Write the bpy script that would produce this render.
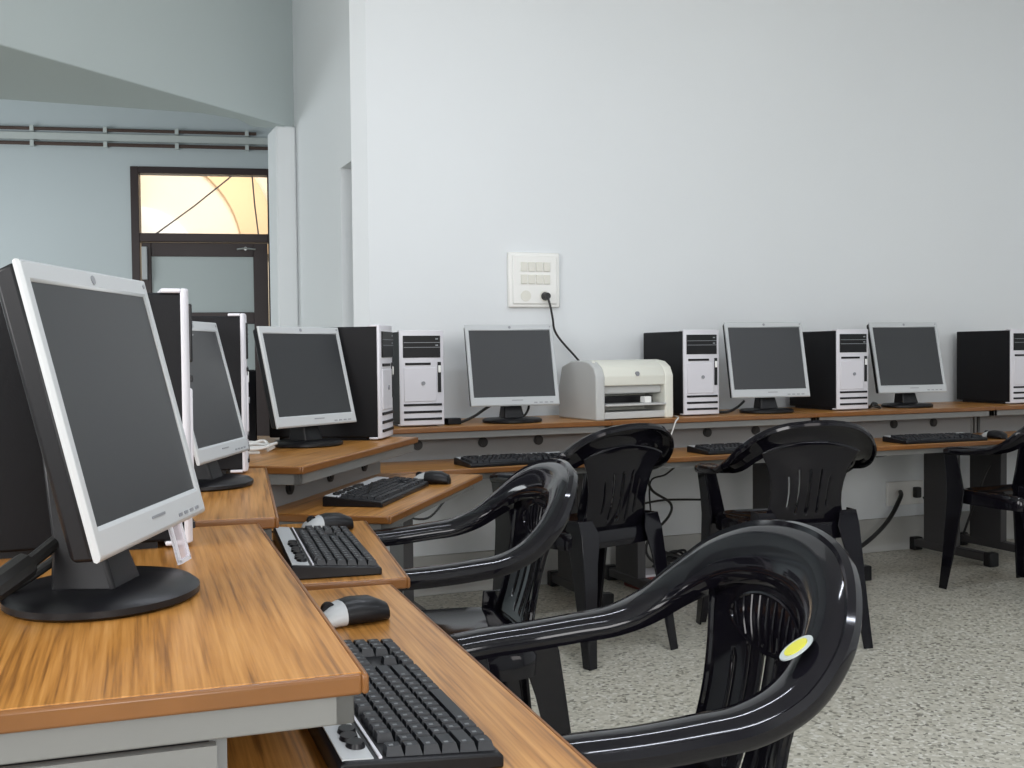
import bpy, bmesh, math, random
from mathutils import Vector, Matrix
R = math.radians
random.seed(5)
for o in list(bpy.data.objects): bpy.data.objects.remove(o)
C = bpy.context.scene.collection
SC = bpy.context.scene

# ------------------------------------------------------------------ camera
EYE = 1.03
cam = bpy.data.objects.new('camera', bpy.data.cameras.new('camera'))
C.objects.link(cam)
cam.data.sensor_width = 36
cam.data.lens = 36 * 1100 / 1024
cam.data.clip_start = 0.02
cam.location = (0, 0, EYE)
cam.rotation_euler = (Matrix.Rotation(R(-22), 3, 'Z') @ Matrix.Rotation(R(90 - 1.67), 3, 'X') @ Matrix.Rotation(R(-0.6), 3, 'Z')).to_euler()
SC.camera = cam

# ------------------------------------------------------------------ light and exposure
w = bpy.data.worlds.new('world'); SC.world = w; w.use_nodes = True
w.node_tree.nodes['Background'].inputs[0].default_value = (0.75, 0.85, 1.0, 1)
w.node_tree.nodes['Background'].inputs[1].default_value = 0.6
SC.view_settings.view_transform = 'Standard'
SC.view_settings.look = 'None'
SC.view_settings.exposure = -0.28
SC.view_settings.gamma = 1.0
SC.view_settings.use_curve_mapping = False

def area(name, loc, aim, sx, sy, power, col):
    l = bpy.data.lights.new(name, 'AREA'); l.shape = 'RECTANGLE'; l.size = sx; l.size_y = sy
    l.energy = power; l.color = col
    o = bpy.data.objects.new(name, l); C.objects.link(o); o.location = loc
    o.rotation_euler = (Vector(aim) - Vector(loc)).to_track_quat('-Z', 'Y').to_euler()
    return o
DAY = (1.0, 0.985, 0.98)
area('window_daylight', (-2.14, -0.9, 1.75), (2.2, -0.6, 1.6), 1.3, 1.4, 62, DAY)
area('window_daylight', (-2.14, 1.3, 1.75), (2.2, 1.8, 1.6), 1.3, 1.4, 62, DAY)
area('window_daylight', (0.4, -2.4, 1.8), (0.6, 4, 1.5), 1.5, 1.3, 84, DAY)
area('window_daylight', (3.3, -2.4, 1.8), (3.2, 4, 1.5), 1.5, 1.3, 26, (1.0, .93, .90))
area('window_daylight', (-2.12, 7.2, 1.7), (1.5, 7.2, 1.3), 1.6, 1.3, 46, (0.93, 0.98, 1.0))
for tx, ty, tr in ((1.2, .6, 0), (1.2, 2.6, 0), (3.6, .6, 0)):
    area('highlight_strip', (tx, ty, 2.93), (tx, ty + .001, 0), 1.2, .06, 20, (.84, .89, 1.0))  # unseen strips below the ceiling, added to streak highlights along the chair arms
area('corridor_lamp', (1.4, 10.4, 3.1), (1.6, 12.2, 2.2), 1.2, 0.5, 78, (1.0, 0.89, 0.77))

# ------------------------------------------------------------------ materials
MATS = {}
def mat(name, col, rough=.5, metal=0, bump=None, coat=0, noise=None, spec=None):
    m = bpy.data.materials.new(name); m.use_nodes = True
    nt = m.node_tree; b = nt.nodes['Principled BSDF']
    b.inputs['Base Color'].default_value = (*col, 1); b.inputs['Roughness'].default_value = rough
    b.inputs['Metallic'].default_value = metal; b.inputs['Coat Weight'].default_value = coat
    if spec is not None: b.inputs['Specular IOR Level'].default_value = spec
    tc = nt.nodes.new('ShaderNodeTexCoord')
    if noise:
        n = nt.nodes.new('ShaderNodeTexNoise'); n.inputs['Scale'].default_value = noise[0]; n.inputs['Detail'].default_value = 4
        nt.links.new(tc.outputs['Object'], n.inputs['Vector'])
        r = nt.nodes.new('ShaderNodeMix'); r.data_type = 'RGBA'
        r.inputs[6].default_value = (*[c * (1 - noise[1]) for c in col], 1); r.inputs[7].default_value = (*[min(1, c * (1 + noise[1])) for c in col], 1)
        nt.links.new(n.outputs[0], r.inputs[0]); nt.links.new(r.outputs[2], b.inputs['Base Color'])
    if bump:
        n = nt.nodes.new('ShaderNodeTexNoise'); n.inputs['Scale'].default_value = bump[0]; n.inputs['Detail'].default_value = 3
        nt.links.new(tc.outputs['Object'], n.inputs['Vector'])
        bp = nt.nodes.new('ShaderNodeBump'); bp.inputs['Strength'].default_value = bump[1]; bp.inputs['Distance'].default_value = .002
        nt.links.new(n.outputs[0], bp.inputs['Height']); nt.links.new(bp.outputs[0], b.inputs['Normal'])
    MATS[name] = m
    return m
M_wall = mat('wall_paint', (.74, .77, .785), .6, noise=(1.2, .03), bump=(30, .1))
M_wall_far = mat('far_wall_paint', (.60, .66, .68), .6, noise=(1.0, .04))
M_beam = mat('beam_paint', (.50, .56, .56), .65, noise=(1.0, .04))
M_ceil = mat('ceiling_paint', (.62, .65, .65), .7)
M_skirt = mat('skirting_paint', (.42, .42, .40), .35, noise=(6, .08))
M_metal = mat('painted_metal', (.19, .19, .182), .4, noise=(8, .04))
M_metal_d = mat('grey_metal_panel', (.22, .225, .225), .45, noise=(8, .05))
M_leg = mat('dark_leg_metal', (.045, .043, .045), .4)
M_grom = mat('grommet_rubber', (.012, .012, .012), .5)
M_chair = mat('black_chair_plastic', (.005, .0045, .007), .085, spec=.30)
M_black = mat('black_case', (.006, .006, .0075), .55, bump=(300, .15), spec=.22)
M_blackm = mat('black_matte_plastic', (.006, .006, .0075), .38, spec=.3)
M_key = mat('key_plastic', (.014, .016, .020), .45, spec=.35)
M_silver = mat('silver_plastic', (.50, .52, .53), .38)
M_front = mat('pale_front_plastic', (.66, .65, .69), .4)
M_screen = mat('screen_glass', (.030, .032, .035), .36)
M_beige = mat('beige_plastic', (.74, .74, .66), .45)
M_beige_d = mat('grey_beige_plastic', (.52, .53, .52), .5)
M_white = mat('white_plastic', (.85, .85, .82), .35)
M_offw = mat('ivory_switch', (.74, .73, .66), .35)
M_cable = mat('cable_rubber', (.015, .015, .015), .45)
M_cablew = mat('white_cable', (.65, .65, .63), .4)
M_maroon = mat('maroon_plastic', (.16, .03, .025), .4)
M_brown = mat('dark_brown_frame', (.035, .02, .02), .4)
M_steel = mat('steel', (.6, .6, .6), .25, metal=1)
M_frost = mat('frosted_pane', (.52, .58, .58), .5)
M_conduit = mat('conduit_pipe', (.09, .055, .045), .5)
M_pale = mat('pale_trunking', (.62, .66, .64), .5)
M_cream = mat('cream_plaster', (.90, .80, .64), .7, noise=(1.5, .05))
M_creamd = mat('ochre_plaster', (.80, .58, .34), .7)
M_yellow = mat('yellow_sticker', (.62, .60, .04), .4)
M_greyst = mat('grey_sticker', (.45, .5, .5), .4)
M_logo = mat('grey_logo', (.25, .26, .28), .35)
M_marks = mat('key_legend', (.16, .17, .18), .5)
M_green = mat('dark_tint', (.02, .03, .03), .3)
def clear_mat(name, col, rough, mixf):
    m = bpy.data.materials.new(name); m.use_nodes = True; nt = m.node_tree
    b = nt.nodes['Principled BSDF']; b.inputs['Base Color'].default_value = (*col, 1); b.inputs['Roughness'].default_value = rough
    t = nt.nodes.new('ShaderNodeBsdfTransparent'); mx = nt.nodes.new('ShaderNodeMixShader'); mx.inputs[0].default_value = mixf
    nt.links.new(t.outputs[0], mx.inputs[1]); nt.links.new(b.outputs[0], mx.inputs[2])
    nt.links.new(mx.outputs[0], nt.nodes['Material Output'].inputs[0]); return m
M_glass = clear_mat('clear_glass', (.8, .8, .8), .03, .12)
M_clear = clear_mat('clear_tag', (.75, .68, .72), .2, .45)

def wood():
    m = bpy.data.materials.new('teak_laminate'); m.use_nodes = True; nt = m.node_tree; L = nt.links
    b = nt.nodes['Principled BSDF']; b.inputs['Roughness'].default_value = .32
    b.inputs['Specular IOR Level'].default_value = .5
    tc = nt.nodes.new('ShaderNodeTexCoord')
    mp = nt.nodes.new('ShaderNodeMapping'); mp.inputs['Scale'].default_value = (1.3, 9, 9)
    L.new(tc.outputs['Object'], mp.inputs[0])
    n0 = nt.nodes.new('ShaderNodeTexNoise'); n0.inputs['Scale'].default_value = 1.1; n0.inputs['Detail'].default_value = 2
    L.new(mp.outputs[0], n0.inputs['Vector'])
    mlt = nt.nodes.new('ShaderNodeMath'); mlt.operation = 'MULTIPLY'; mlt.inputs[1].default_value = 26
    L.new(n0.outputs[0], mlt.inputs[0])
    sn = nt.nodes.new('ShaderNodeMath'); sn.operation = 'SINE'; L.new(mlt.outputs[0], sn.inputs[0])
    mp2 = nt.nodes.new('ShaderNodeMapping'); mp2.inputs['Scale'].default_value = (5, 210, 210)
    L.new(tc.outputs['Object'], mp2.inputs[0])
    n1 = nt.nodes.new('ShaderNodeTexNoise'); n1.inputs['Scale'].default_value = 1; n1.inputs['Detail'].default_value = 5
    L.new(mp2.outputs[0], n1.inputs['Vector'])
    ad = nt.nodes.new('ShaderNodeMath'); ad.operation = 'MULTIPLY_ADD'; ad.inputs[1].default_value = .055
    L.new(sn.outputs[0], ad.inputs[0]); L.new(n1.outputs[0], ad.inputs[2])
    cr = nt.nodes.new('ShaderNodeValToRGB'); e = cr.color_ramp.elements
    e[0].position = .28; e[0].color = (.20, .080, .016, 1); e[1].position = .72; e[1].color = (.56, .275, .078, 1)
    x = cr.color_ramp.elements.new(.46); x.color = (.41, .178, .036, 1)
    L.new(ad.outputs[0], cr.inputs[0]); L.new(cr.outputs[0], b.inputs['Base Color'])
    return m
M_wood = wood()
def plain_edge():
    m = mat('lacquered_edge', (.20, .080, .020), .3, noise=(14, .25)); return m
M_edge = plain_edge()

def terrazzo():
    m = bpy.data.materials.new('terrazzo'); m.use_nodes = True; nt = m.node_tree; L = nt.links
    b = nt.nodes['Principled BSDF']; b.inputs['Roughness'].default_value = .33
    tc = nt.nodes.new('ShaderNodeTexCoord')
    v = nt.nodes.new('ShaderNodeTexVoronoi'); v.inputs['Scale'].default_value = 105
    L.new(tc.outputs['Object'], v.inputs['Vector'])
    sp = nt.nodes.new('ShaderNodeSeparateColor'); L.new(v.outputs['Color'], sp.inputs[0])
    cr = nt.nodes.new('ShaderNodeValToRGB'); cr.color_ramp.interpolation = 'CONSTANT'
    e = cr.color_ramp.elements; e[0].position = 0; e[0].color = (.10, .095, .065, 1); e[1].position = .09; e[1].color = (.42, .40, .32, 1)
    for p, c in ((.28, (.60, .57, .47, 1)), (.6, (.70, .67, .57, 1)), (.9, (.86, .84, .76, 1))):
        q = cr.color_ramp.elements.new(p); q.color = c
    L.new(sp.outputs[0], cr.inputs[0])
    n = nt.nodes.new('ShaderNodeTexNoise'); n.inputs['Scale'].default_value = 1.2; n.inputs['Detail'].default_value = 5
    L.new(tc.outputs['Object'], n.inputs['Vector'])
    mx = nt.nodes.new('ShaderNodeMix'); mx.data_type = 'RGBA'; mx.blend_type = 'MULTIPLY'; mx.inputs[0].default_value = .3
    L.new(cr.outputs[0], mx.inputs[6]); L.new(n.outputs[0], mx.inputs[7])
    g = nt.nodes.new('ShaderNodeMix'); g.data_type = 'RGBA'; g.inputs[0].default_value = .30
    L.new(mx.outputs[2], g.inputs[6]); g.inputs[7].default_value = (.56, .54, .46, 1)
    L.new(g.outputs[2], b.inputs['Base Color'])
    return m
M_floor = terrazzo()

# ------------------------------------------------------------------ mesh helpers
class MB:
    def __init__(s): s.bm = bmesh.new()
    def box(s, x0, x1, y0, y1, z0, z1, mtx=None):
        vs = [s.bm.verts.new((x, y, z)) for x in (x0, x1) for y in (y0, y1) for z in (z0, z1)]
        if mtx:
            for v in vs: v.co = mtx @ v.co
        for f in ((0, 1, 3, 2), (4, 6, 7, 5), (0, 4, 5, 1), (2, 3, 7, 6), (0, 2, 6, 4), (1, 5, 7, 3)):
            s.bm.faces.new([vs[i] for i in f])
        return s
    def prism(s, pts, a, b, axis='z', mtx=None):
        def mk(p, h):
            if axis == 'z': c = (p[0], p[1], h)
            elif axis == 'x': c = (h, p[0], p[1])
            else: c = (p[0], h, p[1])
            c = Vector(c); return s.bm.verts.new(mtx @ c if mtx else c)
        A = [mk(p, a) for p in pts]; B = [mk(p, b) for p in pts]; n = len(pts)
        s.bm.faces.new(A[::-1]); s.bm.faces.new(B)
        for i in range(n): s.bm.faces.new((A[i], A[(i + 1) % n], B[(i + 1) % n], B[i]))
        return s
    def loft(s, rings, caps=True, close=True):
        V = [[s.bm.verts.new(p) for p in r] for r in rings]; n = len(V[0])
        for a, b in zip(V, V[1:]):
            for i in range(n if close else n - 1):
                s.bm.faces.new((a[i], a[(i + 1) % n], b[(i + 1) % n], b[i]))
        if caps:
            s.bm.faces.new(V[0][::-1]); s.bm.faces.new(V[-1])
        return s
    def cyl(s, c, r, h, axis='z', n=24, r2=None, sy=1):
        r2 = r if r2 is None else r2
        rings = []
        for k, rr in ((0, r), (h, r2)):
            ring = []
            for i in range(n):
                a = 2 * math.pi * i / n; p = (rr * math.cos(a), rr * sy * math.sin(a))
                if axis == 'z': q = (c[0] + p[0], c[1] + p[1], c[2] + k)
                elif axis == 'y': q = (c[0] + p[0], c[1] + k, c[2] + p[1])
                else: q = (c[0] + k, c[1] + p[0], c[2] + p[1])
                ring.append(q)
            rings.append(ring)
        return s.loft(rings)
    def tube(s, pts, r, n=10, smooth=6):
        P = [Vector(p) for p in pts]
        if smooth and len(P) > 2:
            Q = []
            for i in range(len(P) - 1):
                p0 = P[max(i - 1, 0)]; p1 = P[i]; p2 = P[i + 1]; p3 = P[min(i + 2, len(P) - 1)]
                for k in range(smooth):
                    t = k / smooth
                    Q.append(.5 * ((2 * p1) + (-p0 + p2) * t + (2 * p0 - 5 * p1 + 4 * p2 - p3) * t * t + (-p0 + 3 * p1 - 3 * p2 + p3) * t ** 3))
            Q.append(P[-1]); P = Q
        rings = []; u = None
        for i, p in enumerate(P):
            t = (P[min(i + 1, len(P) - 1)] - P[max(i - 1, 0)]).normalized()
            if u is None:
                u = t.orthogonal().normalized()
            u = (u - t * u.dot(t)).normalized(); v = t.cross(u)
            rings.append([p + r * (math.cos(2 * math.pi * k / n) * u + math.sin(2 * math.pi * k / n) * v) for k in range(n)])
        return s.loft(rings)
    def build(s, name, m, parent=None, bevel=0, smooth=False, seg=2, loc=None, rot=None, sub=0, label=None):
        bmesh.ops.recalc_face_normals(s.bm, faces=s.bm.faces[:])
        me = bpy.data.meshes.new(name); s.bm.to_mesh(me); s.bm.free()
        me.materials.append(m)
        o = bpy.data.objects.new(name, me); C.objects.link(o)
        if parent: o.parent = parent
        if loc: o.location = loc
        if rot: o.rotation_euler = rot
        if bevel:
            md = o.modifiers.new('bevel', 'BEVEL'); md.width = bevel; md.segments = seg; md.limit_method = 'ANGLE'; md.angle_limit = R(30)
        if sub:
            md = o.modifiers.new('sub', 'SUBSURF'); md.levels = sub; md.render_levels = sub
        if smooth or bevel or sub:
            for p in me.polygons: p.use_smooth = True
            if not sub: me.set_sharp_from_angle(angle=R(35 if not bevel else 50))
        if label: o['label'] = label
        return o

def thing(name, label, cat, loc=(0, 0, 0), rz=0, group=None):
    o = bpy.data.objects.new(name, None); C.objects.link(o); o.empty_display_size = .1
    o.location = loc; o.rotation_euler = (0, 0, R(rz)); o['label'] = label; o['category'] = cat
    if group: o['group'] = group
    return o
def tag(o, label, cat, group=None):
    o['label'] = label; o['category'] = cat
    if group: o['group'] = group
    return o
def struct(o): o['kind'] = 'structure'; return o
KIDS = {}
def copy_tree(o, label=None, loc=None, rz=None, group=None, parent=None):
    c = o.copy(); C.objects.link(c)
    if parent: c.parent = parent
    for ch in [x for x in bpy.data.objects if x.parent == o]: copy_tree(ch, parent=c)
    if label: c['label'] = label
    if group: c['group'] = group
    if loc: c.location = loc
    if rz is not None: c.rotation_euler = (0, 0, R(rz))
    return c

# ------------------------------------------------------------------ room shell
WY = 4.45
struct(MB().box(-2.4, 5.1, -2.7, 13, -.1, 0).build('floor', M_floor))
struct(MB().box(-2.4, 5.1, -2.7, 9.6, 3.05, 3.15).build('ceiling', M_ceil))
# back wall, its left end slightly chamfered, and the passage face running away from it
struct(MB().prism([(1.165, WY), (4.9, WY), (4.9, 4.70), (1.11, 4.70), (1.11, 4.50)], 1.83, 3.05).prism([(1.165, WY), (4.9, WY), (4.9, 4.70), (1.45, 4.70), (1.40, 4.50), (1.11, 4.50)], 0, 1.83).build('wall_back', M_wall))
struct(MB().box(1.11, 1.30, 4.70, 5.90, 0, 3.05).build('wall_passage', M_wall))
struct(MB().box(1.005, 1.11, 5.66, 5.90, 0, 2.195).build('wall_pier', M_wall, bevel=.012))
# right wall, left wall, rear wall (behind the camera, with windows)
struct(MB().box(4.9, 5.1, -2.7, 4.75, 0, 3.05).build('wall_right', M_wall))
def holed(name, fixed, a0, a1, holes, axis, m):
    b = MB(); t0, t1 = fixed
    def bx(p, q, z0, z1):
        if axis == 'x': b.box(p, q, t0, t1, z0, z1)
        else: b.box(t0, t1, p, q, z0, z1)
    cur = a0
    for (p, q, z0, z1) in holes:
        bx(cur, p, 0, 3.05); bx(p, q, 0, z0); bx(p, q, z1, 3.05); cur = q
    bx(cur, a1, 0, 3.05)
    return struct(b.build(name, m))
holed('wall_left', (-2.4, -2.2), -2.7, 9.6, [(-1.6, -.2, 1.0, 2.5), (.6, 2.0, 1.0, 2.5), (6.3, 8.1, 1.0, 2.4)], 'y', M_wall)
holed('wall_rear', (-2.7, -2.5), -2.2, 4.9, [(-.4, 1.2, 1.1, 2.5), (2.5, 4.1, 1.1, 2.5)], 'x', M_wall)
# deep slanting lintel slab over the passage
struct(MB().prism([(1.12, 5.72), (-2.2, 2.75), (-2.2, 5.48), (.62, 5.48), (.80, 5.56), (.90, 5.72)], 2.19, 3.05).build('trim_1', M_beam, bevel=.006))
# skirting
def board(name, x0, x1, y0, y1):
    struct(MB().box(x0, x1, y0, y1, 0, .17).build(name, M_skirt, bevel=.004))
board('baseboard_back', 1.165, 4.9, 4.43, 4.4505)
board('baseboard_right', 4.88, 4.901, -2.5, 4.43)
# far wall with the doorway: local frame, x along the wall from the door's left edge
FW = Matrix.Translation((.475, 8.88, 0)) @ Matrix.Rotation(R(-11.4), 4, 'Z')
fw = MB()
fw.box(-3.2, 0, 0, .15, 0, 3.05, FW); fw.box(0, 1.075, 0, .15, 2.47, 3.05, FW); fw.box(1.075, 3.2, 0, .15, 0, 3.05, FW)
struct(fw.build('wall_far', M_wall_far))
dr = struct(bpy.data.objects.new('door_1', None)); C.objects.link(dr); dr.matrix_world = FW
b = MB(); b.box(0, .06, -.02, .10, 0, 2.47); b.box(1.015, 1.075, -.02, .10, 0, 2.47); b.box(.06, 1.015, -.02, .10, 2.42, 2.47); b.box(.06, 1.015, -.02, .10, 1.90, 1.965)
b.build('door_frame', M_brown, dr, bevel=.004)
b = MB(); b.box(.07, .14, -.0, .04, .02, 1.895); b.box(.90, 1.01, 0, .04, .02, 1.895); b.box(.14, .90, 0, .04, 1.79, 1.895); b.box(.14, .90, 0, .04, 1.27, 1.36); b.box(.14, .90, 0, .04, .02, .25)
b.build('door_leaf_frame', M_brown, dr, bevel=.004)
MB().box(.14, .90, .015, .025, 1.36, 1.79).build('door_pane', M_frost, dr)
MB().box(.14, .90, .015, .025, .25, 1.27).build('door_panel', M_frost, dr)
MB().box(.06, 1.015, .045, .052, 1.965, 2.42).build('transom_glass', M_glass, dr)
MB().box(.075, .115, -.045, -.002, 1.61, 1.86).build('door_closer', M_silver, dr, bevel=.004, label='pale grey upright bolt case')
b = MB(); b.tube([(.78, -.035, 1.845), (.84, -.04, 1.852), (.92, -.035, 1.845)], .008); b.cyl((.845, -.04, 1.85), .014, .045, 'y')
b.build('door_latch', M_steel, dr, smooth=True)
b = MB(); b.tube([(.17, .075, 1.97), (.45, .075, 2.18), (.74, .075, 2.42)], .006, smooth=0); b.tube([(.94, .075, 1.97), (.915, .075, 2.2), (.90, .075, 2.42)], .006, smooth=0)
b.build('tie_wire', M_conduit, dr)
# pipes along the far wall
def pipe(z, x0, x1, label, m, r):
    t = tag(MB().tube([FW @ Vector((x0, -.03, z)), FW @ Vector((x1, -.03, z))], r, smooth=0).build('conduit_pipe', m, smooth=True), label, 'pipe')
    k = x0 + .35
    while k < x1:
        MB().box(k - .014, k + .014, -.05, -.001, z - r - .008, z + r + .008, FW).build('clip', M_pale, t, bevel=.002); k += .52
pipe(2.735, -2.6, .94, 'thin dark conduit pipe clipped on the far wall, the upper one of two', M_conduit, .013)
pipe(2.625, -2.6, 1.05, 'thin dark conduit pipe clipped on the far wall, the lower one of two', M_conduit, .014)
tag(MB().box(-2.6, 1.04, -.022, .001, 2.655, 2.71, FW).build('cable_trunking', M_pale, bevel=.003), 'pale flat cable trunking on far wall between the two dark conduit pipes', 'trunking')

# corridor beyond the transom: plaster wall with arches, lit warm
cw = MB()
cw.box(-1.5, 4.6, 12.2, 12.4, 0, 4.2)
struct(cw.build('wall_corridor', M_cream))
def arch(cx, cz, r0, r1, y0, y1, m, name):
    rings = []
    for i in range(33):
        a = math.pi * i / 32
        rings.append([(cx + r * math.cos(a), y, cz + r * math.sin(a)) for r, y in ((r0, y0), (r1, y0), (r1, y1), (r0, y1))])
    return struct(MB().loft(rings).build(name, m))
arch(.70, 1.95, .02, .64, 12.13, 12.21, M_white, 'trim_2')
arch(.70, 2.12, 1.08, 1.46, 12.08, 12.21, M_creamd, 'trim_3')
struct(MB().box(-1.5, 4.6, 9.8, 13, 4.2, 4.3).build('ceiling_corridor', M_cream))

# ------------------------------------------------------------------ desks
# local frame: user side at -y, front edge of the top from x=0 to L at y=0
def desk(label, loc, rz, L, D=.6, dz=0, pr=.22, x0s=0, x1s=None, legs=(.05, None), groms=(.2, .5, .8), endgrom=False, foot=True):
    t = thing('computer_desk', label, 'desk', loc, rz, 'computer desks in an L along the room')
    x1s = L if x1s is None else x1s
    MB().box(.006, L - .006, .006, D - .006, .7315, .75).build('tabletop', M_wood, t, bevel=.001)
    b = MB(); b.box(0, L, 0, .007, .731, .7495); b.box(0, L, D - .007, D, .731, .7495); b.box(0, .007, .006, D - .006, .731, .7495); b.box(L - .007, L, .006, D - .006, .731, .7495)
    b.build('edge_band', M_edge, t, bevel=.003)
    b = MB(); b.box(.008, L - .008, .012, .03, .704, .731); b.box(.008, L - .008, D - .03, D - .012, .69, .731)
    b.box(.008, .026, .012, D - .012, .704, .731); b.box(L - .026, L - .008, .012, D - .012, .704, .731)
    b.build('frame_rail', M_metal, t, bevel=.002)
    p = MB(); p.box(.03, L - .03, .12, .135, .612 + dz, .704); p.build('cable_panel', M_metal_d, t)
    for g in groms:
        q = MB(); q.cyl((g * L, .121, .677), .020, -.008, 'y', 20); q.cyl((g * L, .116, .677), .013, -.006, 'y', 16); q.build('grommet', M_grom, t, smooth=True)
    sf = MB().box(x0s + .006, x1s - .006, -pr + .006, .12, .6165 + dz, .635 + dz).build('keyboard_shelf', M_wood, t, bevel=.001)
    b = MB(); b.box(x0s, x1s, -pr, -pr + .007, .616 + dz, .6345 + dz); b.box(x0s, x0s + .007, -pr + .006, .12, .616 + dz, .6345 + dz); b.box(x1s - .007, x1s, -pr + .006, .12, .616 + dz, .6345 + dz)
    b.build('shelf_edge_band', M_edge, sf, bevel=.003)
    b = MB(); b.box(x0s + .02, x1s - .02, -pr + .03, -pr + .05, .592 + dz, .616 + dz); b.box(x0s + .01, x0s + .03, -pr + .03, .12, .59 + dz, .616 + dz); b.box(x1s - .03, x1s - .01, -pr + .03, .12, .59 + dz, .616 + dz)
    b.build('shelf_bracket', M_metal, t)
    xs = [legs[0], L - .04 if legs[1] is None else legs[1]]
    for i, x in enumerate(xs):
        g = MB(); g.box(x - .018, x + .018, .13, D - .05, .60, .70)
        g.box(x - .02, x + .02, .195, .40, .05, .608)
        lg = g.build('leg_frame', M_leg, t, bevel=.003)
        MB().box(x - .024, x + .024, -.02, .47, .02, .06).build('foot_bar', M_leg, lg, bevel=.006)
        for yy in (-.04, .455):
            MB().box(x - .028, x + .028, yy, yy + .045, .0, .066).build('foot_cap', M_blackm, lg, bevel=.006)
    # end panels under the top
    for x, s in ((.012, 1), (L - .012, -1)):
        e = MB(); e.box(x - .006, x + .006, .13, D - .02, .60, .70)
        ep = e.build('end_panel', M_metal, t)
        f = MB(); f.box(x - .0085 * s, x - .006 * s, .165, D - .05, .625, .683) if s > 0 else f.box(x + .006, x + .0085, .165, D - .05, .625, .683)
        f.build('panel_cover', M_metal, ep, bevel=.001)
        if endgrom:
            q = MB(); q.box(x - .011, x - .006, .20, .225, .63, .672); q.build('socket_slot', M_grom, ep, bevel=.002)
    return t
desk('wood-topped computer desk nearest the viewer, monitor with round black base on it', (.24, .935, 0), 86.8, .915, x1s=.900)
desk('second wood-topped desk of the left row, under the half-hidden monitor', (.323, 1.846, .008), 81.9, .835, x1s=.68)
desk('wood-topped desk set at an angle in the corner, grey end panel with a slot', (.519, 2.628, .010), 55.6, .93, x1s=.90, endgrom=True)
desk('wood-topped desk against the back wall carrying the monitor under the wall switchboard', (.98, 3.92, 0), 0, 1.03, D=.5, dz=-.018, pr=.25, groms=(.25, .51, .74), legs=(.24, .99))
desk('wood-topped desk against the back wall under the first tower right of the printer', (2.015, 3.93, 0), 0, 1.0, D=.49, dz=-.018, pr=.25, groms=(.52, .765), legs=(.24, .96))
desk('wood-topped desk against the back wall with a thick black cord hanging beneath', (3.02, 3.94, 0), 0, 1.02, D=.48, dz=-.018, pr=.25, groms=(.515, .745), legs=(.24, .98))
desk('wood-topped desk at the right end of the back row, under the last tower', (4.05, 3.95, 0), 0, .83, D=.47, dz=-.018, pr=.25, groms=(.4, .7), legs=(.26, .76))

# ------------------------------------------------------------------ monitor
HW, HH = .182, .325
def monitor(label, loc, rz, tilt=14):
    t = thing('computer_monitor', label, 'monitor', loc, rz)
    b = MB()
    def el(rx, ry, z, cy=0.0, n=40): return [(rx * math.cos(2 * math.pi * i / n), cy + ry * math.sin(2 * math.pi * i / n), z) for i in range(n)]
    b.loft([el(.112, .100, 0), el(.118, .106, .004), el(.118, .106, .011), el(.110, .098, .017), el(.04, .035, .020)])
    b.build('base', M_blackm, t, smooth=True)
    b = MB()
    b.loft([[(-.042, -.030, .016), (.042, -.030, .016), (.042, .045, .016), (-.042, .045, .016)],
            [(-.034, -.012, .07), (.034, -.012, .07), (.034, .045, .07), (-.034, .045, .07)],
            [(-.034, .010, .17), (.034, .010, .17), (.034, .055, .17), (-.034, .055, .17)]])
    b.build('neck', M_blackm, t, bevel=.005)
    T = Matrix.Translation((0, -.050, .067)) @ Matrix.Rotation(R(-tilt), 4, 'X')
    def q(b): 
        for v in b.bm.verts: v.co = T @ v.co
        return b
    # bezel: frame with four sides, slightly bowed top
    tb, sb, bb = .024, .0155, .036
    b = MB()
    o = [(-HW, 0), (HW, 0), (HW, HH), (-HW, HH)]; i = [(-HW + sb, bb), (HW - sb, bb), (HW - sb, HH - tb), (-HW + sb, HH - tb)]
    for k in range(4):
        a, c = o[k], o[(k + 1) % 4]; d, e = i[(k + 1) % 4], i[k]
        b.prism([a, c, d, e], 0, .009, 'y')
    bmesh.ops.remove_doubles(b.bm, verts=b.bm.verts, dist=1e-5)
    q(b).build('bezel', M_silver, t, bevel=.004)
    q(MB().box(-HW + sb - .002, HW - sb + .002, .003, .0088, bb - .002, HH - tb + .002)).build('screen', M_screen, t)
    b = MB()
    hs = lambda x, z0, z1, y: [(-x, y, z0), (x, y, z0), (x, y, z1), (-x, y, z1)]
    b.loft([hs(HW - .002, .002, HH - .002, .0085), hs(HW - .004, .006, HH - .006, .032), hs(HW - .06, .05, HH - .05, .058)])
    q(b).build('back_housing', M_blackm, t, bevel=.004)
    q(MB().cyl((0, -.001, HH - tb / 2), .0055, .004, 'y', 18)).build('logo', M_logo, t, smooth=True)
    for k in range(4): q(MB().box(.075 + .022 * k, .088 + .022 * k, -.001, .003, .009, .013)).build('button', M_logo, t)
    q(MB().box(-.015, .03, -.001, .003, .020, .023)).build('name_mark', M_logo, t)
    q(MB().cyl((HW - .012, -.001, HH - .010), .003, .004, 'y', 10)).build('corner_mark', M_logo, t)
    return t
m1 = monitor('large silver-framed monitor nearest the viewer on its round black base', (.054, 1.395, .75), 66.8, 14)
copy_tree(m1, 'half-hidden silver-framed monitor standing just behind the first dark tower', (.262, 2.35, .758), 65).scale = (.9, .9, .9)
copy_tree(m1, 'silver-framed monitor turned toward viewer on the angled corner desk', (.655, 3.235, .760), 35).scale = (.92, .92, .92)
copy_tree(m1, 'silver-framed monitor directly under the wall switchboard, left of the printer', (1.64, 4.06, .75), -3).scale = (1.02, 1, 1.02)
copy_tree(m1, 'silver-framed monitor between two towers, right of the printer, with cables at its foot', (2.86, 4.08, .75), -8).scale = (1.03, 1, 1.05)
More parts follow.
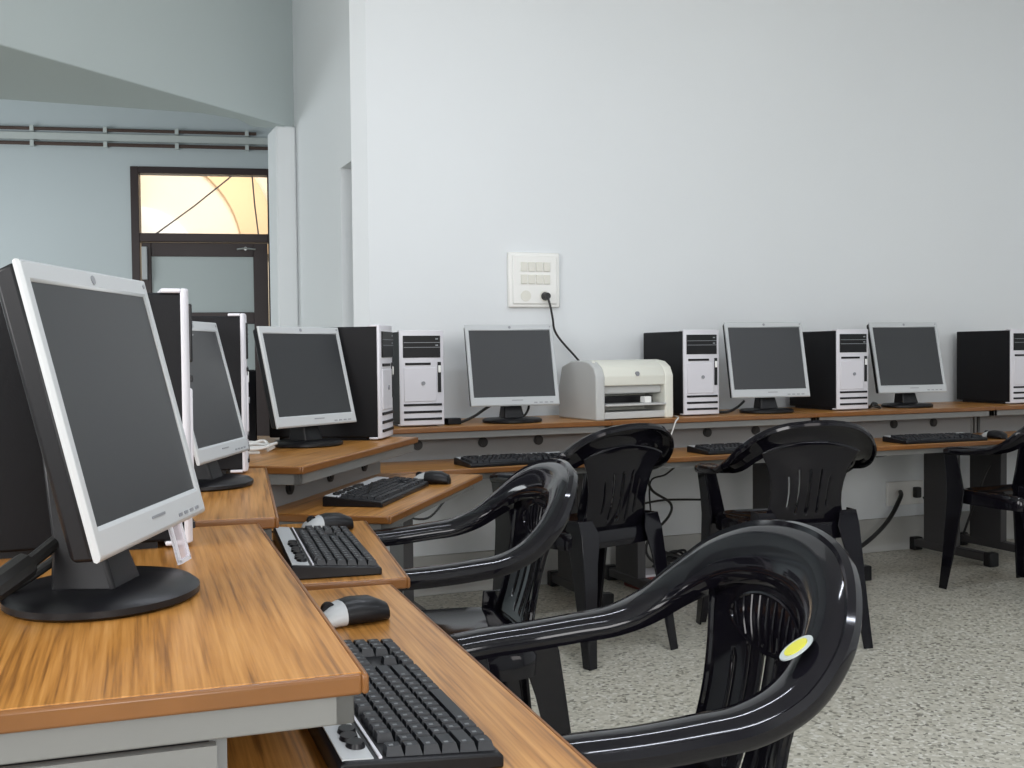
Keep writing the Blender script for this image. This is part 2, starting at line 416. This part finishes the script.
copy_tree(m1, 'rightmost silver-framed monitor, last in the back row', (3.67, 4.11, .75), -5).scale = (1.03, 1, 1.05)
b = MB()
TT = Matrix.Translation((0, -.050, .067)) @ Matrix.Rotation(R(-14), 4, 'X')
b.box(.045, .085, .004, .006, -.045, .01, TT); b.build('clear_tag', M_clear, m1, label='small clear plastic tag hanging below the frame')
for v0, v1, z0, z1 in ((.045, .049, -.045, .01), (.081, .085, -.045, .01), (.045, .085, -.047, -.043)):
    pass
b = MB(); b.box(.045, .049, .002, .007, -.045, .01, TT); b.box(.081, .085, .002, .007, -.045, .01, TT); b.box(.045, .085, .002, .007, -.047, -.042, TT)
b.build('tag_rim', M_front, m1)
for ch in m1.children:
    if ch.name.split('.')[0] in ('base', 'neck'): ch.location.x -= .052
b = MB(); b.tube([(-.07, .04, .075), (-.11, .05, .060), (-.16, .06, .045), (-.24, .08, .025), (-.36, .12, .010)], .008); b.tube([(-.13, .054, .054), (-.18, .064, .040), (-.22, .074, .030)], .015); b.tube([(-.05, .05, .05), (-.10, .09, .02), (-.18, .12, .010), (-.34, .18, .0085)], .006)
b.build('signal_cable', M_cable, m1, smooth=True)

# ------------------------------------------------------------------ tower
TW, TH, TD = .175, .366, .36
def tower(label, loc, rz, depth=TD):
    t = thing('computer_tower', label, 'computer', loc, rz)
    h = TW / 2
    b = MB(); b.box(-h + .003, h - .003, .010, depth, .010, TH - .006); b.build('case', M_black, t, bevel=.004)
    b = MB(); b.box(-h + .015, h - .015, .05, depth - .03, 0, .01); b.build('feet', M_blackm, t)
    b = MB(); b.prism([(-h, .013), (-h, .006), (-h + .008, .001), (0, -.002), (h - .008, .001), (h, .006), (h, .013)], .006, TH); b.box(-h, h, .012, .040, TH - .0065, TH); b.box(-h, h, .012, .040, .004, .0105); b.build('front_bezel', M_front, t, bevel=.0025)
    b = MB(); b.box(-h + .012, h - .016, -.004, .01, .262, .345)
    bay = b.build('drive_bay', M_blackm, t, bevel=.002)
    b = MB()
    for z in (.300, .318): b.box(-h + .014, h - .018, -.0055, 0, z, z + .002)
    b.box(h - .036, h - .026, -.006, 0, .306, .311); b.box(h - .036, h - .026, -.006, 0, .330, .335)
    b.build('tray_line', M_logo, bay)
    b = MB(); b.box(-h + .02, h - .055, -.0045, .006, .234, .243); b.build('floppy_slot', M_blackm, t, bevel=.001)
    b = MB(); b.box(-h + .014, h - .032, -.0032, .006, .095, .225); b.build('front_door', M_front, t, bevel=.003)
    MB().cyl((0.002, -.0065, .165), .0075, .004, 'y', 18).build('logo', M_logo, t, smooth=True)
    b = MB(); b.box(h - .027, h - .014, -.004, .006, .13, .245); b.build('port_strip', M_blackm, t, bevel=.001)
    b = MB(); b.box(h - .026, h - .015, -.006, .002, .205, .232); b.build('power_button', M_white, t, bevel=.002)
    for z in (.025, .052, .079):
        b = MB(); b.box(-h + .013, h - .012, -.0035, .008, z, z + .009); b.build('vent_slot', M_blackm, t, bevel=.001)
    return t
t1 = tower('black computer tower with pale front, nearest, right behind the large monitor', (.168, 1.745, .75), 89)
t1.scale = (1, 1, 1.03)
copy_tree(t1, 'second black tower of the left row, between two half-overlapping monitors', (.390, 2.630, .758), 82).scale = (1, 1, 1)
copy_tree(t1, 'black computer tower at the far end of the angled corner desk', (.938, 3.375, .760), 62).scale = (1, 1, .98)
copy_tree(t1, 'pale-fronted tower facing the viewer at the left end of the back wall desks', (1.245, 3.985, .75), 0).scale = (1, 1, 1)
copy_tree(t1, 'dark-sided computer tower just right of the printer', (2.50, 4.03, .75), 0).scale = (1, 1, 1)
copy_tree(t1, 'dark-sided computer tower between the two rightmost monitors', (3.285, 4.02, .75), 0).scale = (1, 1, 1)
copy_tree(t1, 'computer tower cut off by the right edge of the picture', (4.325, 4.03, .75), 0).scale = (1, 1, 1)

# ------------------------------------------------------------------ keyboards
KL, KD = .44, .158
def keyboard(label, loc, rz, detail=True):
    t = thing('computer_keyboard', label, 'keyboard', loc, rz)
    b = MB(); b.prism([(-KD / 2, 0), (-KD / 2, .012), (-KD / 2 + .006, .015), (KD / 2 - .004, .026), (KD / 2, .022), (KD / 2, 0)], -KL / 2, KL / 2, 'x')
    b.build('housing', M_blackm, t, bevel=.003)
    sl = .011 / .148
    def zt(y): return .015 + (y + KD / 2 - .006) * sl
    b = MB(); y0, y1 = .046, .075
    b.prism([(y0, zt(y0) - .002), (y0, zt(y0) + .0012), (y1, zt(y1) + .0012), (y1, zt(y1) - .002)], -KL / 2 + .006, KL / 2 - .004, 'x'); b.build('silver_strip', M_silver, t)
    b = MB(); b.prism([(.038, zt(.038) - .002), (.038, zt(.038) + .002), (.041, zt(.041) + .002), (.041, zt(.041) - .002)], -KL / 2 + .006, KL / 2 - .01, 'x'); b.build('silver_line', M_front, t)
    n = 4 if detail else 2
    for k in range(3):
        b = MB(); cx = -.18 + .075 * k
        for j in range(3): b.cyl((cx + .02 * j, .056 + .002 * (j % 2), zt(.056)), .012, .006, 'z', 18, .010, .8)
        b.build('media_button', M_blackm, t, smooth=True)
    rows = []
    pitch = .019
    def row(y, spec):
        x = -KL / 2 + .008
        for wdt in spec:
            if wdt < 0: x += -wdt * pitch; continue
            rows.append((x, x + wdt * pitch, y)); x += wdt * pitch
    ys = [.025 - .0178 * i for i in range(6)]
    row(ys[0], [1, -1, 1, 1, 1, 1, -.5, 1, 1, 1, 1, -.5, 1, 1, 1, 1, -.3, 1, 1, 1])
    row(ys[1], [1] * 13 + [2, -.3, 1, 1, 1, -.3, 1, 1, 1, 1])
    row(ys[2], [1.5] + [1] * 12 + [1.5, -.3, 1, 1, 1, -.3, 1, 1, 1])
    row(ys[3], [1.75] + [1] * 11 + [2.25, -3.6, 1, 1, 1])
    row(ys[4], [2.25] + [1] * 10 + [2.75, -1.3, 1, -1.3, 1, 1, 1])
    row(ys[5], [1.25, 1.25, 1.25, 5.75, 1.25, 1.25, 1.5, 1.5, -.3, 1, 1, 1, -.3, 2, 1])
    def keymesh(b, x0, x1, y):
        z = zt(y); h = .0085; g = .0006; i = .0028
        y0, y1 = y - pitch * .46, y + pitch * .46
        xa, xb = x0 + g, x1 - g
        if xb > KL / 2 - .004: return False
        b.loft([[(xa, y0, z - .001), (xb, y0, z - .001), (xb, y1, z - .001), (xa, y1, z - .001)],
                [(xa + i, y0 + i, z + h), (xb - i, y0 + i, z + h), (xb - i, y1 - i * .6, z + h + .0005), (xa + i, y1 - i * .6, z + h + .0005)]])
        return True
    if detail:
        for r in rows:
            b = MB()
            if keymesh(b, *r): 
                b.build('key', M_key, t)
            else: b.bm.free()
        b = MB()
        for (x0, x1, y) in rows:
            if x1 > KL / 2 - .004: continue
            z = zt(y) + .0091; b.box(x0 + .006, x0 + .0095, y + .0005, y + .0045, z - .0004, z + .0002)
        b.build('key_legends', M_marks, t, label='pale lettering marks on the keys')['kind'] = 'stuff'
    else:
        b = MB()
        for r in rows: keymesh(b, *r)
        b.build('keys', M_key, t)
    return t
keyboard('black keyboard with silver edge strip nearest the viewer, partly under the desktop', (.306, 1.185, .635), 88)
keyboard('black keyboard with silver strip on the second desk shelf, between the two nearest mice', (.447, 2.085, .643), 84)
k3 = keyboard('black keyboard lying on the shelf of the angled corner desk', (.775, 2.885, .645), 57, False)
copy_tree(k3, 'black keyboard on the shelf below the monitor under the wall switchboard', (1.54, 3.775, .617), 3)
copy_tree(k3, 'black keyboard partly hidden by a chair, on the shelf just right of the printer', (2.54, 3.785, .617), 2)
copy_tree(k3, 'black keyboard on the rightmost visible back wall shelf', (3.54, 3.79, .617), -2)

# ------------------------------------------------------------------ mice (nose toward +y)
def mouse(label, loc, rz):
    t = thing('computer_mouse', label, 'mouse', loc, rz)
    def ring(y, wx, h, z0=0.0, n=18):
        out = []
        for i in range(n):
            a = 2 * math.pi * i / n; cx, cz = math.cos(a), math.sin(a)
            x = wx * math.copysign(abs(cx) ** .75, cx); z = h * (.35 + .65 * max(0, cz) ** .9) if cz > 0 else h * .35 * (1 + cz)
            out.append((x, y, z0 + z))
        return out
    b = MB(); b.loft([ring(-.058, .010, .016), ring(-.052, .024, .027), ring(-.03, .032, .037), ring(0, .031, .039), ring(.016, .030, .036)]); b.build('body', M_blackm, t, smooth=True)
    b = MB(); b.loft([ring(.0165, .030, .0355), ring(.035, .029, .029), ring(.050, .024, .020), ring(.056, .012, .013)]); b.build('button_plate', M_silver, t, smooth=True, label='silver button plate')
    MB().cyl((-.004, .036, .026), .010, .008, 'x', 16).build('scroll_wheel', M_blackm, t, smooth=True)
    b = MB(); b.tube([(0, .054, .006), (.004, .075, .004), (.02, .10, .004), (.04, .12, .0035)], .0022, 8); b.build('lead', M_cable, t, smooth=True)
    return t
mo = mouse('black and silver mouse beyond the nearest keyboard', (.378, 1.575, .635), 100)
copy_tree(mo, 'black and silver mouse at the far end of the second keyboard', (.520, 2.375, .643), 98)
copy_tree(mo, 'dark mouse at the far end of the angled corner desk shelf', (.985, 3.08, .645), 60)
copy_tree(mo, 'dark mouse at the right end of the rightmost back wall shelf', (3.86, 3.77, .617), 10)

# ------------------------------------------------------------------ printer (front at -y)
def printer():
    t = thing('laser_printer', 'small beige laser printer between the wall-side monitor and a dark tower', 'printer', (2.145, 3.965, .75), 6)
    t.scale = (.95, .9, 1.08)
    W, D, Hh = .40, .33, .225
    h = W / 2
    prof = [(0.0, .0), (0.0, .165), (.02, .198), (.06, .218), (.12, .225), (.22, .222), (.30, .200), (D, .12), (D, .0)]
    for s, nm in ((-1, 'side_panel'), (1, 'side_panel')):
        b = MB(); x0, x1 = (-h, -h + .045) if s < 0 else (h - .045, h)
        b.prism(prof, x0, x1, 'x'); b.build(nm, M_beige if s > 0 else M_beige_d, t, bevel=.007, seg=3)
    b = MB(); b.prism([(.004, .128), (.000, .165), (.02, .198), (.06, .218), (.12, .225), (.22, .222), (.30, .200), (D - .01, .12), (D - .01, .02), (.16, .02), (.16, .128)], -h + .044, h - .044, 'x'); b.build('top_cover', M_beige, t, bevel=.004)
    MB().cyl((.01, -.004, .172), .009, .01, 'y', 18).build('logo', M_logo, t, smooth=True)
    b = MB(); b.box(-h + .044, h - .044, .005, .16, .004, .030); b.build('bottom_tray', M_beige_d, t, bevel=.003)
    b = MB(); b.box(-h + .046, h - .046, -.01, .12, .052, .060); b.build('paper_shelf', M_beige_d, t, bevel=.002)
    b = MB(); b.box(-h + .046, h - .046, .10, .158, .060, .085); b.build('paper_slot', M_blackm, t)
    b = MB(); b.box(.055, .09, .01, .05, .060, .085); b.build('paper_guide', M_white, t, bevel=.003)
    b = MB(); b.box(-h + .046, h - .046, .03, .155, .098, .128); b.build('inner_flap', M_beige_d, t, bevel=.004)
    for k in range(2): MB().cyl((-h + .022 , .058 + .02 * k, .214), .006, .006, 'z', 14).build('button', M_offw, t)
    b = MB(); b.box(h, h + .035, .08, .15, .05, .07); b.build('side_latch', M_front, t, bevel=.002)
    return t
printer()

# ------------------------------------------------------------------ plastic chair (faces +y)
HALF = [((.232, .205, .594), (0, 0, 1), .92), ((.240, .145, .600), (0, 0, 1), 1), ((.246, .075, .604), (0, 0, 1), 1), ((.248, .005, .611), (0, .02, 1), 1.05), ((.246, -.055, .619), (-.04, .10, 1), 1.1),
        ((.238, -.110, .641), (-.10, .32, .95), 1.2), ((.217, -.155, .677), (-.16, .58, .80), 1.3), ((.176, -.188, .711), (-.16, .76, .62), 1.36), ((.120, -.212, .735), (-.10, .83, .56), 1.38), ((.060, -.225, .745), (-.05, .86, .54), 1.38)]
def catmull(P, k):
    Q = []
    for i in range(len(P) - 1):
        p0 = P[max(i - 1, 0)]; p1 = P[i]; p2 = P[i + 1]; p3 = P[min(i + 2, len(P) - 1)]
        for j in range(k):
            u = j / k
            Q.append([.5 * (2 * b + (c - a) * u + (2 * a - 5 * b + 4 * c - d) * u * u + (-a + 3 * b - 3 * c + d) * u ** 3) for a, b, c, d in zip(p0, p1, p2, p3)])
    Q.append(list(P[-1])); return Q
def chair(label, loc, rz):
    t = thing('plastic_armchair', label, 'chair', loc, rz)
    # arm rail
    path = [list(p) + list(n) + [s] for p, n, s in HALF] + [[0, -.229, .748, 0, .87, .54, 1.38]] + [[-p[0], p[1], p[2], -n[0], n[1], n[2], s] for p, n, s in reversed(HALF)]
    path = catmull(path, 5)
    prof = [(-.030, -.020), (-.035, -.014), (-.037, -.002), (-.033, .006), (-.028, .0045), (-.022, .010), (-.010, .0145), (.010, .0145), (.024, .011), (.033, .003), (.036, -.006), (.034, -.020), (.028, -.020), (.028, -.006), (.015, .006), (-.015, .006), (-.027, -.002), (-.028, -.020)]
    rings = []
    for i, q in enumerate(path):
        a = Vector(path[max(i - 1, 0)][:3]); c = Vector(path[min(i + 1, len(path) - 1)][:3]); p = Vector(q[:3])
        tn = (c - a).normalized(); n = Vector(q[3:6]); n = (n - tn * n.dot(tn)).normalized(); wv = tn.cross(n)   # points outward
        e = 1.0
        if i == 0 or i == len(path) - 1: e = .80
        rings.append([p + wv * (u * q[6] * e) * (1 if True else 1) + n * (v * (1 if e == 1 else .8)) for u, v in prof])
    b = MB(); b.loft(rings); b.build('arm_rail', M_chair, t, smooth=True)
    # back panel: rows from the seat (v=0) up to the rail (v=1)
    hw = [.156, .142, .134, .132, .136, .145, .158, .172, .182]
    NV = 24; cols = []
    ucuts = []
    nsl = 6
    NU = 2 * nsl + 3 + 8
    us = [i / 46 * 2 - 1 for i in range(47)]
    def surf(u, v):
        k = v * (len(hw) - 1); i = min(int(k), len(hw) - 2); wv = hw[i] + (hw[i + 1] - hw[i]) * (k - i)
        z = .425 + v * .290 - .030 * max(0, v - .7) * (abs(u) ** 2.5) * 4
        y = -.150 - .060 * v - .020 * (1 - u * u) * (.3 + .7 * math.sin(math.pi * min(v, .8))) + .012
        return Vector((u * wv, y, z))
    b = MB(); V = [[b.bm.verts.new(surf(u, j / NV)) for u in us] for j in range(NV + 1)]
    slots = {10: (.20, .60), 16: (.14, .66), 22: (.12, .68), 23: (.12, .68), 29: (.14, .66), 35: (.20, .60)}
    for j in range(NV):
        v = (j + .5) / NV
        for i in range(46):
            s = slots.get(i)
            if s and s[0] < v < s[1]: continue
            b.bm.faces.new((V[j][i], V[j][i + 1], V[j + 1][i + 1], V[j + 1][i]))
    # small pierced lattice holes under the rail are an embossed pattern: raised ring
    o = b.build('backrest', M_chair, t, smooth=True)
    md = o.modifiers.new('s', 'SOLIDIFY'); md.thickness = .005; md.offset = 0
    b = MB()
    for side in (-1, 1):
        b.tube([surf(side * .93, v) + Vector((0, .004, 0)) for v in (0, .2, .4, .6, .8, .97)], .006, 8)
    ring = [surf(.62 * math.cos(a), .80 + .13 * math.sin(a)) + Vector((0, .003, 0)) for a in [2 * math.pi * k / 24 for k in range(25)]]
    b.tube(ring, .003, 6, smooth=0)
    for k in range(-4, 5):
        u = k * .13; dv = .115 * math.sqrt(max(.05, 1 - (u / .62) ** 2))
        b.tube([surf(u - .04, .80 - dv) + Vector((0, .003, 0)), surf(u, .80) + Vector((0, .004, 0)), surf(u + .04, .80 + dv) + Vector((0, .003, 0))], .0022, 6, smooth=3)
    b.build('back_ribs', M_chair, t, smooth=True)
    # seat
    N = 40
    def se(rx, ry, z, cy=.02, p=.42, ky=.86):
        return [(rx * math.copysign(abs(math.cos(a)) ** p, math.cos(a)), cy + ky * ry * math.copysign(abs(math.sin(a)) ** p, math.sin(a)), z) for a in [2 * math.pi * (k + .5) / N for k in range(N)]]
    b = MB()
    b.loft([se(.207, .212, .372), se(.213, .218, .372), se(.215, .220, .415), se(.208, .213, .428), se(.195, .198, .431), se(.18, .18, .424), se(.10, .10, .416), se(.02, .02, .414)])
    b.loft([se(.02, .02, .408), se(.18, .18, .416), se(.200, .205, .418), se(.207, .212, .372)])
    b.build('seat', M_chair, t, smooth=True)
    # legs: angle sections
    def leg(pts, sx, sy):
        rings = []
        for (x, y, z, wd) in pts:
            th = .007; X = lambda a: sx * (x - a); Y = lambda a: y - sy * a
            rings.append([(X(0), Y(0), z), (X(wd), Y(0), z), (X(wd), Y(th), z), (X(th * 1.2), Y(th * 1.2), z), (X(th), Y(wd), z), (X(0), Y(wd), z)])
        return MB().loft(rings).build('leg', M_chair, t, bevel=.002)
    for s in (-1, 1):
        leg([(.248, .245, 0, .040), (.242, .230, .15, .060), (.236, .218, .33, .080), (.236, .212, .42, .092), (.243, .210, .50, .080), (.252, .212, .575, .072), (.256, .214, .597, .066)], s, 1)
        leg([(.206, -.245, 0, .034), (.198, -.224, .15, .045), (.190, -.202, .33, .064), (.186, -.190, .42, .082), (.184, -.172, .47, .06)], s, -1)
    return t
c1 = chair('glossy black plastic armchair nearest the viewer, yellow-green sticker on its top rail', (.678, 1.278, 0), 81)
# sticker: lies on the rail at the near back curve
stk = MB()
c2 = copy_tree(c1, 'black plastic armchair drawn up to the second keyboard, left of centre', (.758, 2.245, 0), 82)
copy_tree(c1, 'black plastic armchair seen from behind, in front of the printer', (1.67, 3.46, 0), 16)
copy_tree(c1, 'black plastic armchair seen from behind in front of the tower right of the printer', (2.385, 3.29, 0), -10)
copy_tree(c1, 'black plastic armchair cut off by the right edge of the picture', (3.70, 3.43, 0), 2)

b = MB()
sp, sn = Vector((-.222, -.136, .672)), Vector((.14, .50, .85)).normalized()
tn = Vector((.045, -.055, .045)).normalized(); tn = (tn - sn * tn.dot(sn)).normalized(); wv = sn.cross(tn)
cpos = sp + sn * .0175 + wv * 0
def disc(r1, r2, off, name, m, lab):
    b = MB(); rg = []
    for h in (-.001, .0008):
        rg.append([cpos + sn * (h + off) + tn * (r1 * math.cos(a)) + wv * (r2 * math.sin(a)) for a in [2 * math.pi * k / 28 for k in range(28)]])
    return b.loft(rg).build(name, m, c1, smooth=True, label=lab)
disc(.025, .020, 0, 'sticker', M_greyst, 'grey oval sticker')
disc(.017, .014, .0012, 'sticker_print', M_yellow, 'yellow-green sticker centre')

# ------------------------------------------------------------------ wall fittings
t = thing('switchboard', 'white wall switchboard above the monitor with a black plug in it', 'switchboard', (1.90, WY, 1.343))
MB().box(-.122, .122, -.022, .0, -.12, .12).build('back_box', M_white, t, bevel=.006)
MB().box(-.105, .105, -.030, -.02, -.105, .105).build('face_plate', M_white, t, bevel=.004)
for r_, (z, n) in enumerate(((.055, 4), (.0, 4))):
    for k in range(n):
        MB().box(-.068 + k * .036, -.038 + k * .036, -.036, -.028, z - .018, z + .022).build('switch', M_offw, t, bevel=.002)
for k in range(2):
    MB().cyl((-.045 + .09 * k, -.028, -.07), .024, -.004, 'y', 24).build('socket', M_offw, t, smooth=True)
t = thing('mains_cable', 'black plug and cord running from the wall switchboard down to the printer', 'cord', (1.945, WY - .034, 1.272))
b = MB(); b.cyl((0, 0, 0), .019, -.03, 'y', 20, .014); b.build('plug', M_cable, t, smooth=True)
b = MB(); b.tube([(0, -.025, 0), (.01, -.035, -.05), (.022, -.03, -.10), (.035, -.02, -.15), (.07, -.02, -.20), (.14, -.025, -.275), (.17, -.04, -.33), (.16, -.07, -.45)], .0048); b.build('lead', M_cable, t, smooth=True)

t = thing('floor_socket', 'white low wall socket plate under the back desks with a black plug', 'socket', (3.965, WY, .29))
MB().box(-.13, .10, -.018, 0, -.06, .06).build('face_plate', M_white, t, bevel=.004)
MB().cyl((.045, -.018, 0), .02, -.006, 'y', 20).build('socket', M_offw, t, smooth=True)
b = MB(); b.box(.025, .06, -.05, -.02, -.025, .03); b.build('plug', M_cable, t, bevel=.006)

def cable(label, pts, r, m=M_cable, name='power_cable'):
    return tag(MB().tube(pts, r, 8).build(name, m, smooth=True), label, 'cable')
cable('thick black cord sagging from the low wall socket to the floor', [(3.905, 4.42, .30), (3.85, 4.36, .28), (3.72, 4.30, .18), (3.55, 4.26, .09), (3.35, 4.22, .035), (3.1, 4.2, .02), (2.9, 4.22, .012)], .011)
cable('short black lead dropping from the black plug of the low socket', [(4.035, 4.40, .27), (4.05, 4.38, .22), (4.09, 4.40, .15), (4.12, 4.41, .08)], .006)
cable('thin black cable hanging in a wave beneath the desk with the thick cord', [(3.10, 4.2, .60), (3.16, 4.22, .50), (3.30, 4.24, .455), (3.42, 4.25, .44), (3.54, 4.25, .50), (3.66, 4.24, .515), (3.75, 4.2, .55), (3.77, 4.18, .60)], .006)
cable('black cable bulging out below the desk right of the printer', [(2.24, 4.03, .59), (2.25, 4.06, .52), (2.32, 4.15, .43), (2.44, 4.2, .36), (2.43, 4.2, .30), (2.34, 4.2, .22), (2.32, 4.2, .15), (2.38, 4.2, .09), (2.44, 4.2, .085)], .006)
cable('thin black cable crossing the wall beneath the desk right of the printer', [(2.0, 4.36, .38), (2.15, 4.36, .37), (2.3, 4.36, .335), (2.5, 4.36, .35), (2.7, 4.36, .34)], .005)
cable('thin dark cable looping down beside the bulging cable', [(2.05, 4.3, .60), (2.10, 4.3, .48), (2.2, 4.32, .39), (2.34, 4.33, .385)], .004)
cable('thin black cable on the wall seen between a chair arm and its seat', [(2.55, 4.3, .60), (2.56, 4.32, .53), (2.50, 4.34, .47), (2.42, 4.34, .44), (2.42, 4.34, .3)], .004)
cable('black cable dropping beneath the right end desk', [(4.33, 4.2, .60), (4.32, 4.2, .5), (4.27, 4.22, .4), (4.24, 4.24, .3), (4.2, 4.3, .08)], .006)
cable('thin dark cable under the angled corner desk shelf', [(1.0, 3.45, .60), (1.02, 3.5, .50), (1.12, 3.55, .47), (1.2, 3.6, .52)], .004)
cable('black cable hanging in front of the grey panel of the angled desk', [(.72, 2.745, .70), (.705, 2.75, .66), (.72, 2.77, .648), (.76, 2.83, .69)], .003)
cable('black monitor cable lying on the back desk left of the wall-side monitor', [(1.36, 4.06, .76), (1.42, 4.07, .756), (1.50, 4.12, .775), (1.56, 4.16, .80), (1.60, 4.13, .83)], .006)
cable('black cable standing out behind the foot of the wall-side monitor', [(1.70, 4.14, .757), (1.74, 4.16, .775), (1.75, 4.15, .81), (1.72, 4.13, .83)], .005)
cable('dark cable on the desktop left of the monitor between two towers', [(2.62, 4.18, .758), (2.68, 4.12, .757), (2.74, 4.13, .775), (2.79, 4.15, .80)], .006)
cable('thin white cord over the desk edge at the foot of the tower by the printer', [(2.36, 4.02, .7535), (2.34, 3.96, .7535), (2.318, 3.922, .751), (2.30, 3.912, .738), (2.285, 3.912, .70), (2.27, 3.915, .66)], .003, M_cablew)
b = MB()
for k, (s, z) in enumerate(((1, 0), (.85, .006), (1.1, .011), (.7, .016))):
    b.tube([(.055 * s * math.cos(a + k), .085 * s * math.sin(a + k), z + .007 + .004 * math.sin(3 * a)) for a in [2 * math.pi * j / 14 for j in range(14)]], .0045, 8)
tag(b.build('coiled_cable', M_cablew, smooth=True, loc=(.465, 3.09, .760), rot=(0, 0, R(-40))), 'coil of white cable lying on the angled corner desk behind its monitor', 'cable')
b = MB(); b.box(-.03, .03, -.02, .02, 0, .026)
tag(b.build('power_adapter', M_blackm, bevel=.005, loc=(1.385, 4.05, .75), rot=(0, 0, R(10))), 'small black adapter on the back desk between a tower and the wall-side monitor', 'adapter')
b = MB()
for k in range(3): b.tube([(.03 * math.cos(a + k), .022 * math.sin(a + 2 * k), .008 + .007 * k + .004 * math.sin(2 * a + k)) for a in [2 * math.pi * j / 12 for j in range(12)]], .005, 8)
tag(b.build('cable_bundle', M_cable, smooth=True, loc=(3.46, 4.09, .75)), 'small tangle of black cable on the desk left of the rightmost monitor', 'cable')
b = MB()
for k in range(5): b.tube([((.09 - .01 * k) * math.cos(a + k), (.06 - .006 * k) * math.sin(a + 2 * k), .012 + .012 * k + .012 * math.sin(2 * a + k)) for a in [2 * math.pi * j / 12 for j in range(12)]], .006, 8)
tag(b.build('cable_bundle', M_cable, smooth=True, loc=(2.46, 4.22, .075)), 'tangle of black cables heaped on the floor power strip', 'cable')
# power strip on the floor
t = thing('power_strip', 'white and maroon power strip box on the floor below the back desks', 'power strip', (2.44, 4.22, 0), 5)
MB().box(-.19, .15, -.07, .07, 0, .055).build('body', M_maroon, t, bevel=.006)
MB().box(-.185, .145, -.066, .066, .054, .066).build('top_plate', M_front, t, bevel=.004)
# black backup unit behind the corner monitor
t = thing('backup_power_unit', 'small black box unit with pale labels behind the corner desk monitor', 'power unit', (.455, 3.40, .760), 15)
MB().box(-.06, .06, -.06, .14, 0, .225).build('case', M_blackm, t, bevel=.006)
for z, hh in ((.12, .035), (.05, .025)): MB().box(-.015, .012, -.0625, -.059, z, z + hh).build('label_plate', M_front, t, bevel=.001)

GR = {'computer_monitor': 'flat monitors on the desks', 'computer_tower': 'computer towers on the desks', 'computer_keyboard': 'keyboards on the pull-out shelves',
      'computer_mouse': 'mice on the keyboard shelves', 'plastic_armchair': 'black plastic armchairs at the desks', 'power_cable': 'cables behind and below the desks',
      'conduit_pipe': 'conduit pipes on the far wall', 'cable_bundle': 'tangles of black cable'}
for o in bpy.data.objects:
    k = o.name.split('.')[0]
    if o.parent is None and k in GR: o['group'] = GR[k]
